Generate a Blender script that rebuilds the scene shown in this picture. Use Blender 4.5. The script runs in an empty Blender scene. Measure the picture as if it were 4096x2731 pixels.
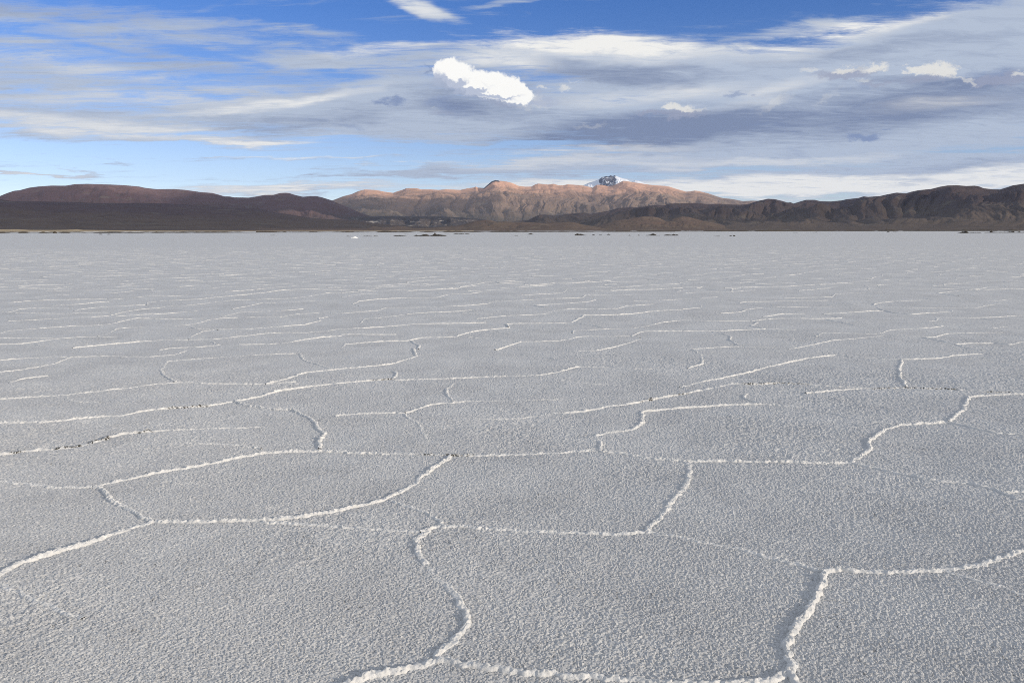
import bpy, math, random
import numpy as np
from mathutils import Vector, Matrix

# ------------------------------------------------------------------ camera
sc = bpy.context.scene
col = sc.collection
W, H = 1024.0, 682.75
FPX = 28.0 / 36.0 * W
EYE = 1.7
HOR = 230.6                                   # horizon row at the middle of the frame
PITCH = math.atan((H / 2 - HOR) / FPX)        # camera looks down
ROLL = math.radians(-0.075)
cam_d = bpy.data.cameras.new('camera'); cam_d.lens = 28.0; cam_d.sensor_width = 36.0
cam_d.clip_start = 0.1; cam_d.clip_end = 400000.0
cam = bpy.data.objects.new('camera', cam_d); col.objects.link(cam)
ROT = Matrix.Rotation(math.radians(90) - PITCH, 3, 'X') @ Matrix.Rotation(ROLL, 3, 'Z')
cam.matrix_world = Matrix.Translation((0, 0, EYE)) @ ROT.to_4x4()
sc.camera = cam
Rn = np.array(ROT)

def ray(X, Y, full=4096.0):
    """direction through a picture point given in pixels of a picture `full` wide"""
    X = np.asarray(X, float) * W / full; Y = np.asarray(Y, float) * W / full
    d = np.stack([(X - W / 2) / FPX, (H / 2 - Y) / FPX, -np.ones_like(X)], -1)
    return d @ Rn.T
def ground(X, Y, full=2352.0):
    d = ray(X, Y, full)
    t = -EYE / d[..., 2]
    return d[..., 0] * t, d[..., 1] * t
def azel(X, Y, full=2352.0):
    d = ray(X, Y, full)
    return np.arctan2(d[..., 0], d[..., 1]), np.arctan2(d[..., 2], np.hypot(d[..., 0], d[..., 1]))

# ------------------------------------------------------------------ sun, sky, exposure
SUN_AZ = math.radians(120.0)                  # clockwise from +Y
SUN_EL = math.radians(15.0)
S = Vector((math.sin(SUN_AZ) * math.cos(SUN_EL), math.cos(SUN_AZ) * math.cos(SUN_EL), math.sin(SUN_EL)))
sun_d = bpy.data.lights.new('sun', 'SUN'); sun_d.energy = 4.0; sun_d.angle = math.radians(0.53)
sun_d.color = (1.0, 0.885, 0.74)
sun = bpy.data.objects.new('sun', sun_d); col.objects.link(sun)
sun.rotation_euler = S.to_track_quat('Z', 'Y').to_euler()

sc.view_settings.view_transform = 'Standard'; sc.view_settings.look = 'None'
sc.view_settings.exposure = 0.0; sc.view_settings.gamma = 1.0
sc.view_settings.use_curve_mapping = False
sc.cycles.use_denoising = False
sc.cycles.max_bounces = 6; sc.cycles.diffuse_bounces = 2; sc.cycles.volume_bounces = 1
sc.cycles.filter_width = 1.0
sc.cycles.transparent_max_bounces = 24
sc.cycles.sample_clamp_indirect = 4.0

class NT:
    """small helper round a node tree"""
    def __init__(s, tree): s.t = tree; s.n = tree.nodes; s.l = tree.links
    def new(s, typ, **kw):
        n = s.n.new(typ)
        for k, v in kw.items(): setattr(n, k, v)
        return n
    def put(s, sock, v):
        if v is None: return
        if hasattr(v, 'is_output') or isinstance(v, bpy.types.NodeSocket): s.l.new(v, sock)
        else: sock.default_value = v
    def math(s, op, a, b=None, c=None, clamp=False):
        n = s.new('ShaderNodeMath', operation=op); n.use_clamp = clamp
        s.put(n.inputs[0], a); s.put(n.inputs[1], b); s.put(n.inputs[2], c); return n.outputs[0]
    def vmath(s, op, a, b=None, out=0):
        n = s.new('ShaderNodeVectorMath', operation=op)
        s.put(n.inputs[0], a); s.put(n.inputs[1], b); return n.outputs[out]
    def xyz(s, x, y, z=0.0):
        n = s.new('ShaderNodeCombineXYZ'); s.put(n.inputs[0], x); s.put(n.inputs[1], y); s.put(n.inputs[2], z); return n.outputs[0]
    def sep(s, v):
        n = s.new('ShaderNodeSeparateXYZ'); s.put(n.inputs[0], v); return n.outputs
    def mapping(s, v, loc=(0, 0, 0), rot=(0, 0, 0), scale=(1, 1, 1), typ='POINT'):
        n = s.new('ShaderNodeMapping', vector_type=typ); s.put(n.inputs[0], v)
        n.inputs['Rotation'].default_value = rot; n.inputs['Scale'].default_value = scale
        n.inputs['Location'].default_value = loc
        return n.outputs[0]
    def noise(s, v, scale, detail=4, rough=0.5, dist=0.0, col=False, dims='3D'):
        n = s.new('ShaderNodeTexNoise', noise_dimensions=dims); s.put(n.inputs['Vector'], v)
        n.inputs['Scale'].default_value = scale; n.inputs['Detail'].default_value = detail
        n.inputs['Roughness'].default_value = rough; n.inputs['Distortion'].default_value = dist
        return n.outputs[1 if col else 0]
    def rng(s, v, a, b, c=0.0, d=1.0, typ='SMOOTHSTEP'):
        n = s.new('ShaderNodeMapRange', interpolation_type=typ)
        s.put(n.inputs['Value'], v)
        for k, x in (('From Min', a), ('From Max', b), ('To Min', c), ('To Max', d)): n.inputs[k].default_value = x
        return n.outputs[0]
    def mix(s, f, a, b, blend='MIX'):
        n = s.new('ShaderNodeMix', data_type='RGBA', blend_type=blend)
        s.put(n.inputs[0], f)
        for i, v in ((6, a), (7, b)):
            if isinstance(v, tuple): v = (v + (1.0,))[:4]
            s.put(n.inputs[i], v)
        return n.outputs[2]

world = bpy.data.worlds.new('World'); sc.world = world; world.use_nodes = True
world.cycles.sampling_method = 'NONE'
w = NT(world.node_tree); w.n.clear()
SKYK = 0.13                                    # background strength; cloud colours are divided by it
sky = w.new('ShaderNodeTexSky', sky_type='NISHITA')
sky.sun_disc = False; sky.sun_elevation = SUN_EL; sky.sun_rotation = SUN_AZ
sky.altitude = 3400; sky.air_density = 1.0; sky.dust_density = 0.3; sky.ozone_density = 1.5
tc = w.new('ShaderNodeTexCoord').outputs['Generated']
dx, dy, dz = w.sep(tc)
az = w.math('ARCTAN2', dx, dy); el = w.math('ARCSINE', dz)
uv0 = w.xyz(az, el)
# cloud-plane coordinates: streaks flatten towards the horizon as they really do
den = w.math('ADD', w.math('MAXIMUM', dz, 0.0), 0.07)
plane = w.xyz(w.math('DIVIDE', dx, den), w.math('DIVIDE', dy, den))
warpc = w.noise(w.mapping(plane, scale=(1, 1, 1)), 1.1, 5, 0.6, col=True)
warp = w.vmath('MULTIPLY', w.vmath('SUBTRACT', warpc, (0.5, 0.5, 0.5)), (0.13, 0.045, 0.0))
uv = w.vmath('ADD', uv0, warp)
def blobs(vec, rows, acc=None):
    """sum of soft patches of sky; each patch reads the running sum through an unused axis, which keeps the shader's stack short"""
    u_, v_, _ = w.sep(vec)
    start = acc; acc = 0.0
    for (X, Y, rx, ry, ang, amp) in rows:
        a, e = azel(X, Y); k = 1024.0 / 2352.0 / FPX
        q = w.xyz(u_, v_, start if (start is not None and isinstance(acc, float)) else acc)
        m = w.mapping(q, loc=(float(a), float(e), 0), rot=(0, 0, math.radians(ang)), scale=(rx * k, ry * k, 1e9), typ='TEXTURE')
        L = w.vmath('LENGTH', m, out='Value')
        g = w.rng(L, 0.15, 1.0, amp, 0.0)
        acc = w.math('ADD', acc, g)
    return acc
veil = blobs(uv, [
    (300, 170, 760, 190, 0, .46), (150, 290, 520, 42, -2, .55), (60, 20, 560, 40, 0, .42), (720, 62, 200, 14, 0, .25), (30, 190, 300, 90, 0, .22),
    (640, 235, 420, 40, 9, .45), (760, 270, 460, 70, 2, .55), (820, 128, 330, 34, 3, .55), (1000, 185, 300, 70, 8, .55), (1050, 275, 460, 80, 0, .75),
    (1330, 125, 460, 62, -3, .80), (1500, 215, 560, 110, 0, .75), (2050, 130, 620, 110, 4, .95), (2300, 60, 330, 60, 4, .35), (1850, 60, 260, 18, 6, .30),
    (1750, 290, 760, 110, 2, .95), (2200, 260, 520, 130, 0, .65), (975, 16, 140, 24, -14, .95), (1180, 4, 200, 12, 3, .55),
    (1430, 378, 700, 26, 1, .80), (1650, 428, 1000, 40, 0, 1.0), (2150, 400, 520, 60, 1, .85), (700, 368, 330, 8, 2, .55),
    (1000, 395, 420, 18, 1, .45), (640, 436, 340, 20, 1, .80), (900, 400, 340, 10, 2, .3), (60, 393, 160, 7, 0, .95), (450, 327, 260, 10, 2, .55), (270, 344, 90, 4, 0, .4), (300, 384, 90, 4, -6, .4),
    (1900, 330, 620, 26, 0, .45), (700, 408, 300, 8, 2, .30),
    (1450, 46, 460, 36, 2, -.45), (1700, 14, 560, 30, 3, -.50), (900, 75, 260, 22, -6, -.40), (500, 122, 170, 14, -8, -.30), (760, 165, 120, 12, -4, -.30), (190, 95, 170, 12, -4, -.2),
    (2300, 347, 150, 7, 3, -.45), (400, 352, 560, 20, 0, -.35), (1150, 336, 380, 9, 0, -.55), (400, 214, 200, 9, 4, -.25), (500, 395, 400, 14, 0, -.2)])
fib = w.noise(w.mapping(plane, rot=(0, 0, math.radians(12)), scale=(0.55, 2.6, 1)), 1.9, 6, 0.68, 0.4)
fib2 = w.noise(w.mapping(plane, rot=(0, 0, math.radians(-25)), scale=(0.7, 1.6, 1)), 5.5, 5, 0.72, 0.8)
tex = w.math('ADD', w.math('MULTIPLY', w.math('SUBTRACT', fib, 0.5), 1.7), w.math('MULTIPLY', w.math('SUBTRACT', fib2, 0.5), 1.1))
# the part of the sky the picture does not show: the same thin veil overhead and behind
aside = w.math('MAXIMUM', w.rng(w.math('ABSOLUTE', az), .60, .85), w.rng(el, .30, .45))
veil = w.math('ADD', veil, w.math('MULTIPLY', aside, .80))
dens = w.rng(w.math('ADD', veil, tex), 0.02, 0.80)
shade = blobs(uv, [
    (1450, 308, 440, 60, 4, 1.05), (1300, 335, 200, 22, 0, .30), (1430, 172, 350, 26, -2, .75), (1950, 258, 480, 70, 4, .75), (2250, 235, 300, 60, 0, .45),
    (1080, 225, 230, 60, 0, .55), (1040, 250, 90, 26, 0, .45), (2000, 112, 300, 24, 2, .40), (700, 280, 320, 34, 6, .45),
    (450, 140, 300, 40, -8, .20), (2240, 175, 130, 26, 0, .65), (2150, 395, 260, 16, 3, .35), (2080, 180, 130, 12, 0, .5), (60, 10, 300, 26, 0, .4), (1250, 275, 300, 40, 0, .25)], veil)
lite = blobs(uv, [
    (1330, 112, 400, 42, -4, 1.0), (1150, 150, 160, 26, -4, .5), (600, 236, 330, 16, 10, .5), (2100, 430, 500, 18, 1, .4), (1750, 372, 420, 14, 1, .35), (2000, 60, 400, 22, 6, .4), (880, 112, 200, 18, 4, .45), (960, 12, 120, 20, -12, .55), (250, 302, 460, 26, -2, .50), (300, 225, 500, 18, 3, .25), (250, 160, 500, 24, -3, .2), (1700, 430, 1100, 34, 0, 1.1), (1300, 352, 360, 14, 2, .4), (700, 366, 260, 7, 2, .7), (900, 380, 300, 6, 2, .5), (620, 434, 320, 16, 1, .7),
    (1500, 215, 300, 26, 3, .40), (1900, 80, 300, 40, 6, .35), (640, 326, 240, 10, 3, .45), (60, 393, 140, 8, 0, .5), (1300, 375, 400, 18, 1, .35),
    (1790, 205, 160, 26, 14, .35), (2180, 232, 170, 20, 0, .25)], shade)
shade = w.math('ADD', shade, w.math('MULTIPLY', w.math('SUBTRACT', fib2, 0.5), 1.5))
lite = w.math('MULTIPLY', lite, w.rng(w.math('ADD', fib2, w.math('MULTIPLY', fib, .7)), 0.60, 1.10, 0.25, 1.9, 'LINEAR'))
K = 1.0 / SKYK
def lin(r, g, b, k=K):
    f = lambda c: ((c / 255 + .055) / 1.055) ** 2.4 if c > 10 else c / 255 / 12.92
    return (f(r) * k, f(g) * k, f(b) * k, 1.0)
ccol = w.mix(w.math('ADD', shade, 0.0, clamp=True), lin(183, 195, 214), lin(128, 142, 172))
ccol = w.mix(w.math('ADD', lite, 0.0, clamp=True), ccol, lin(246, 245, 241))
base = w.mix(1.0, sky.outputs[0], w.mix(w.rng(el, .05, .30), (1.05, 0.97, 1.06), (0.42, 0.70, 1.16)), 'MULTIPLY')
# small ragged dark scraps of cloud below the main deck
uv2 = w.vmath('ADD', uv0, w.vmath('MULTIPLY', w.vmath('SUBTRACT', w.noise(w.mapping(uv0, scale=(1, 2.2, 1)), 26, 6, 0.7, col=True), (0.5, 0.5, 0.5)), (0.075, 0.026, 0)))
scraps = blobs(uv2, [(905, 232, 52, 15, -4, .9), (1010, 235, 60, 22, 0, .55), (1040, 258, 85, 18, 0, .45), (1981, 316, 52, 12, -2, 1.0), (2045, 297, 18, 5, 0, .7),
                     (800, 291, 62, 12, -4, .55), (727, 273, 30, 10, 0, .35), (1690, 215, 45, 8, 0, .6), (1755, 285, 60, 8, 0, .4), (1500, 262, 60, 14, 4, .5),
                     (2290, 178, 90, 24, 0, .7), (1990, 195, 40, 14, 0, .5), (1830, 350, 50, 14, -20, .35), (990, 160, 14, 22, 0, .7)], lite)
col1 = w.mix(dens, base, ccol)
col2 = w.mix(w.rng(scraps, 0.1, 1.0, 0, .85), col1, lin(128, 146, 184))
# small lit puffs embedded in the deck: a grey base and a cream top
uv3 = w.vmath('ADD', uv0, w.vmath('MULTIPLY', w.vmath('SUBTRACT', w.noise(w.mapping(uv0, scale=(1, 1.5, 1)), 60, 6, 0.68, col=True), (0.5, 0.5, 0.5)), (0.040, 0.024, 0)))
pbase = blobs(uv3, [(1940, 170, 110, 16, 0, .8), (2140, 180, 90, 16, 0, .7), (1565, 262, 110, 15, -2, .7), (2010, 192, 60, 12, 0, .6), (2290, 186, 90, 18, 0, .8), (1480, 258, 50, 9, 0, .5), (1120, 222, 150, 22, -16, .55), (1020, 262, 60, 14, 0, .4)], scraps)
col2 = w.mix(w.rng(pbase, .15, .75, 0, .75), col2, lin(158, 164, 186))
ptop = blobs(uv3, [(2150, 158, 52, 20, 0, 1.0), (2175, 168, 40, 14, -20, .7), (2095, 163, 24, 11, 0, .8), (2012, 158, 44, 13, 0, .75), (1940, 162, 42, 9, 0, .7), (1865, 162, 36, 8, 0, .5), (1985, 184, 30, 8, 0, .45),
                   (1560, 248, 44, 13, -6, .8), (1600, 256, 50, 9, 0, .5), (1525, 245, 26, 8, 0, .5), (1355, 288, 90, 10, 0, .35), (1780, 238, 70, 16, 30, .4), (2225, 188, 30, 8, -30, .5), (2345, 172, 22, 9, 0, .6), (1900, 225, 60, 18, 30, .35),
                   (1245, 201, 26, 9, 0, .6), (1295, 201, 30, 11, 10, .6), (1235, 232, 40, 22, -20, .55), (1205, 248, 60, 12, 0, .35), (1000, 250, 16, 4, 0, .4), (1320, 183, 30, 3, 0, .4)], pbase)
col2 = w.mix(w.rng(ptop, .14, .85, 0, .88), col2, lin(236, 234, 228))
# the big bright cumulus
uv4 = w.vmath('ADD', uv0, w.vmath('MULTIPLY', w.vmath('SUBTRACT', w.noise(uv0, 95, 5, 0.62, col=True), (0.5, 0.5, 0.5)), (0.022, 0.017, 0)))
soft4 = blobs(uv3, [(1005, 178, 22, 34, -25, .7), (1050, 205, 60, 18, -24, .7), (1130, 222, 90, 12, -14, .6), (1215, 235, 40, 16, -10, .7), (1238, 215, 22, 16, 0, .6), (1250, 236, 60, 16, 0, .6), (1120, 224, 110, 12, -13, .6)], ptop)
col2 = w.mix(w.rng(soft4, .12, .75, 0, .80), col2, lin(176, 186, 208))
body = blobs(uv4, [(1026, 158, 42, 32, -10, 1.0), (1052, 168, 46, 38, -30, 1.0), (1042, 182, 40, 30, -30, .8), (1085, 187, 54, 38, -15, 1.0), (1120, 192, 58, 42, -12, 1.0), (1155, 200, 56, 42, -12, 1.0),
                   (1185, 210, 52, 37, -18, 1.0), (1208, 221, 32, 24, -20, 1.0), (1190, 231, 40, 11, 0, .9), (1100, 206, 40, 18, -12, .7), (1008, 160, 22, 20, 0, .6)], soft4)
bshade = blobs(uv4, [(1012, 192, 26, 40, 20, 1.5), (1035, 200, 40, 20, -30, 1.4), (1058, 190, 24, 12, 20, 1.1), (1092, 206, 46, 6, 0, 1.1), (1080, 214, 56, 9, -10, .9), (1140, 222, 60, 5, -10, .6), (1175, 225, 50, 4, 6, .6), (1120, 195, 40, 8, -20, .3), (1128, 220, 110, 6, -13, .5), (1075, 178, 26, 5, -30, .25), (1160, 200, 30, 5, -20, .2)], body)
bcol = w.mix(w.rng(bshade, .1, 1.0, 0, .85), lin(254, 253, 249, K * 1.04), lin(172, 183, 208))
col2 = w.mix(w.rng(body, .22, .78, 0, 1.0), col2, bcol)
col2 = w.mix(w.math('MULTIPLY', aside, .55), col2, lin(190, 196, 205))
bg = w.new('ShaderNodeBackground'); bg.inputs[1].default_value = SKYK
w.l.new(col2, bg.inputs[0])
w.l.new(bg.outputs[0], w.new('ShaderNodeOutputWorld').inputs[0])

# ------------------------------------------------------------------ helpers
def tag(o, label=None, cat=None, group=None, kind=None):
    for k, v in (('label', label), ('category', cat), ('group', group), ('kind', kind)):
        if v: o[k] = v
    return o
def mesh_obj(name, co, quads, mat, smooth=True, parent=None, attrs=None):
    me = bpy.data.meshes.new(name)
    co = np.ascontiguousarray(co, np.float32); quads = np.ascontiguousarray(quads, np.int32)
    nf, k = quads.shape
    me.vertices.add(len(co)); me.vertices.foreach_set('co', co.ravel())
    me.loops.add(nf * k); me.loops.foreach_set('vertex_index', quads.ravel())
    me.polygons.add(nf)
    me.polygons.foreach_set('loop_start', np.arange(0, nf * k, k, dtype=np.int32))
    me.polygons.foreach_set('loop_total', np.full(nf, k, np.int32))
    me.polygons.foreach_set('use_smooth', np.full(nf, smooth))
    for an, av in (attrs or {}).items():
        a = me.attributes.new(an, 'FLOAT', 'POINT'); a.data.foreach_set('value', np.ascontiguousarray(av, np.float32).ravel())
    me.update(calc_edges=True); me.materials.append(mat)
    o = bpy.data.objects.new(name, me); col.objects.link(o)
    if parent: o.parent = parent
    return o
def grid_quads(nr, nc, wrap=False, off=0):
    r = np.arange(nr - 1)[:, None]; c = np.arange(nc if wrap else nc - 1)[None, :]
    c2 = (c + 1) % nc
    return (off + np.stack([r * nc + c, r * nc + c2, (r + 1) * nc + c2, (r + 1) * nc + c], -1)).reshape(-1, 4)

def _hash(ix, iy, seed):
    h = (ix.astype(np.uint32) * np.uint32(374761393) + iy.astype(np.uint32) * np.uint32(668265263) + np.uint32((seed * 2246822519) & 0xffffffff))
    h = (h ^ (h >> np.uint32(13))) * np.uint32(1274126177)
    h = h ^ (h >> np.uint32(16))
    h = h * np.uint32(2654435761)
    return (h >> np.uint32(8)).astype(np.float32) / np.float32(1 << 24)
def vnoise(x, y, seed=0):
    """smooth value noise, about -1..1"""
    with np.errstate(over='ignore', invalid='ignore'):
        fx = np.floor(x); fy = np.floor(y)
        ix = fx.astype(np.int64); iy = fy.astype(np.int64)
        tx = (x - fx).astype(np.float32); ty = (y - fy).astype(np.float32)
        tx = tx * tx * (3 - 2 * tx); ty = ty * ty * (3 - 2 * ty)
        a = _hash(ix, iy, seed); b = _hash(ix + 1, iy, seed); c = _hash(ix, iy + 1, seed); d = _hash(ix + 1, iy + 1, seed)
        return ((a + (b - a) * tx) * (1 - ty) + (c + (d - c) * tx) * ty) * 2 - 1
def fbm(x, y, oct=4, seed=0, gain=.5, lac=2.03):
    s = 0.0; a = 1.0; n = 0.0
    for i in range(oct):
        s = s + a * vnoise(x, y, seed + i * 17); n += a
        a *= gain; x, y = (x * .8 - y * .6) * lac + 3.7, (x * .6 + y * .8) * lac + 1.3
    return s / n
def ridged(x, y, oct=4, seed=0, gain=.5):
    s = 0.0; a = 1.0; n = 0.0
    for i in range(oct):
        s = s + a * (1 - np.abs(vnoise(x, y, seed + i * 13)) * 2); n += a
        a *= gain; x, y = (x * .9 - y * .43) * 2.03 + 3.7, (x * .43 + y * .9) * 2.03 + 1.3
    return s / n

def material(name): 
    m = bpy.data.materials.new(name); m.use_nodes = True
    k = NT(m.node_tree); b = k.n['Principled BSDF']
    return m, k, b
def world_pos(k): return k.new('ShaderNodeNewGeometry').outputs['Position']

# ------------------------------------------------------------------ salt flat
m_salt, k, b = material('salt_crust')
P = world_pos(k)
big = k.noise(P, 0.9, 4, 0.6); mid = k.noise(P, 14, 5, 0.65); fine = k.noise(P, 190, 4, 0.8)
c = k.mix(k.rng(big, .3, .7), (0.50, 0.50, 0.50), (0.60, 0.60, 0.595))
c = k.mix(k.rng(mid, .35, .72, 0, .35), c, (0.62, 0.615, 0.60))
pit = k.noise(k.mapping(P, rot=(0, 0, math.radians(-52)), scale=(1.0, .45, 1)), 46, 3, 0.7)
rough_ = k.rng(k.noise(P, 1.6, 3, .6), .46, .62)
c = k.mix(k.math('MULTIPLY', rough_, .16), c, (0.30, 0.30, 0.31))
c = k.mix(k.math('MULTIPLY', k.rng(pit, .62, .67, 0, .9), k.math('ADD', k.math('MULTIPLY', rough_, .8), .2)), c, (0.08, 0.07, 0.055))
gr = k.noise(P, 170, 3, .8); gr2 = k.noise(P, 75, 3, .7)
c = k.mix(k.rng(gr, .48, .66, 0, .8), c, (0.80, 0.79, 0.77))
c = k.mix(k.rng(gr2, .53, .36, 0, .55), c, (0.30, 0.30, 0.30))
k.put(b.inputs['Base Color'], c); b.inputs['Roughness'].default_value = 0.75
b.inputs['Specular IOR Level'].default_value = 0.3
bn = k.new('ShaderNodeBump'); bn.inputs['Strength'].default_value = 1.0; bn.inputs['Distance'].default_value = 0.005
k.put(bn.inputs['Height'], fine); k.put(b.inputs['Normal'], bn.outputs[0])

SD = math.radians(52)                      # grain of the crust, from the x axis
def crust(x, y):
    """height of the salt crust between the ridges"""
    u = x * math.cos(SD) + y * math.sin(SD); v = -x * math.sin(SD) + y * math.cos(SD)
    d = np.hypot(x, y)
    fade = np.clip(9.0 / np.maximum(d, 1), 0.0, 1.0)
    patch = np.clip(fbm(x * .9, y * .9, 3, 5) * 2.4 + .5, 0.1, 1.6)
    z = .010 * fbm(x * 1.3, y * 1.3, 3, 1)
    tuft = fbm(u / .055, v / .026, 3, 31, .6)
    z = z + .0040 * patch * np.maximum(tuft, -.35) * (.35 + .65 * fade)
    z = z + .0030 * (.6 + .5 * patch) * vnoise(u / .012, v / .009, 71) * fade
    z = z + .0042 * vnoise(x / .0052, y / .0052, 91) * fade
    return z

RIN = 1.2
rr = [RIN]
while rr[-1] < 45: rr.append(rr[-1] * 1.00175)
while rr[-1] < 3000: rr.append(rr[-1] * 1.02)
rr = np.array(rr)
A0 = 0.95
th = np.concatenate([np.arange(-A0, A0, 0.00138), np.linspace(A0, 2 * math.pi - A0, 240)[:-1]])
print('ground grid', len(rr), len(th))
Rg, Tg = np.meshgrid(rr, th, indexing='ij')
gx = Rg * np.sin(Tg); gy = Rg * np.cos(Tg)
gz = crust(gx, gy)
edge_w = 1 + 0.35 * fbm(Tg * 9, Tg * 0 + 2, 4, 8)
far = Rg > 1500
sc_ = np.where(far, 1500 + (Rg - 1500) * edge_w, Rg) / Rg
gx *= sc_; gy *= sc_
co = np.stack([gx, gy, gz], -1).reshape(-1, 3)
quads = grid_quads(len(rr), len(th), True)
# close the disc under the camera
cen = len(co); co = np.vstack([co, [[0, 0, 0]]])
n = len(th); i = np.arange(0, n, 1)
fan = np.stack([np.full(n, cen), (i + 1) % n, i, np.full(n, cen)], -1)[:, :3]
flat = mesh_obj('salt_flat', co, quads[:, ::-1], m_salt, smooth=False)
tag(flat, 'grey white salt flat of granular crust reaching to the hills', 'salt flat', kind='structure')
del co, quads, gx, gy, gz, Rg, Tg

# ------------------------------------------------------------------ salt ridges (traced near the camera, honeycomb beyond)
m_ridge, k, b = material('ridge_salt')
P = world_pos(k)
c = k.mix(k.rng(k.noise(P, 30, 4, .6), .35, .7), (0.58, 0.575, 0.56), (0.70, 0.69, 0.67))
at = k.new('ShaderNodeAttribute', attribute_name='gap_shade').outputs['Fac']
hole = k.noise(k.mapping(P, scale=(1, 1, 1)), 42, 4, .7)
c = k.mix(k.math('MULTIPLY', at, k.rng(hole, .50, .56)), c, (0.045, 0.04, 0.03))  # black of the open gaps painted into the ridge colour, not recessed
k.put(b.inputs['Base Color'], c); b.inputs['Roughness'].default_value = 0.8
bn = k.new('ShaderNodeBump'); bn.inputs['Strength'].default_value = 0.8; bn.inputs['Distance'].default_value = 0.004
k.put(bn.inputs['Height'], k.noise(P, 150, 3, .7)); k.put(b.inputs['Normal'], bn.outputs[0])

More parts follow.
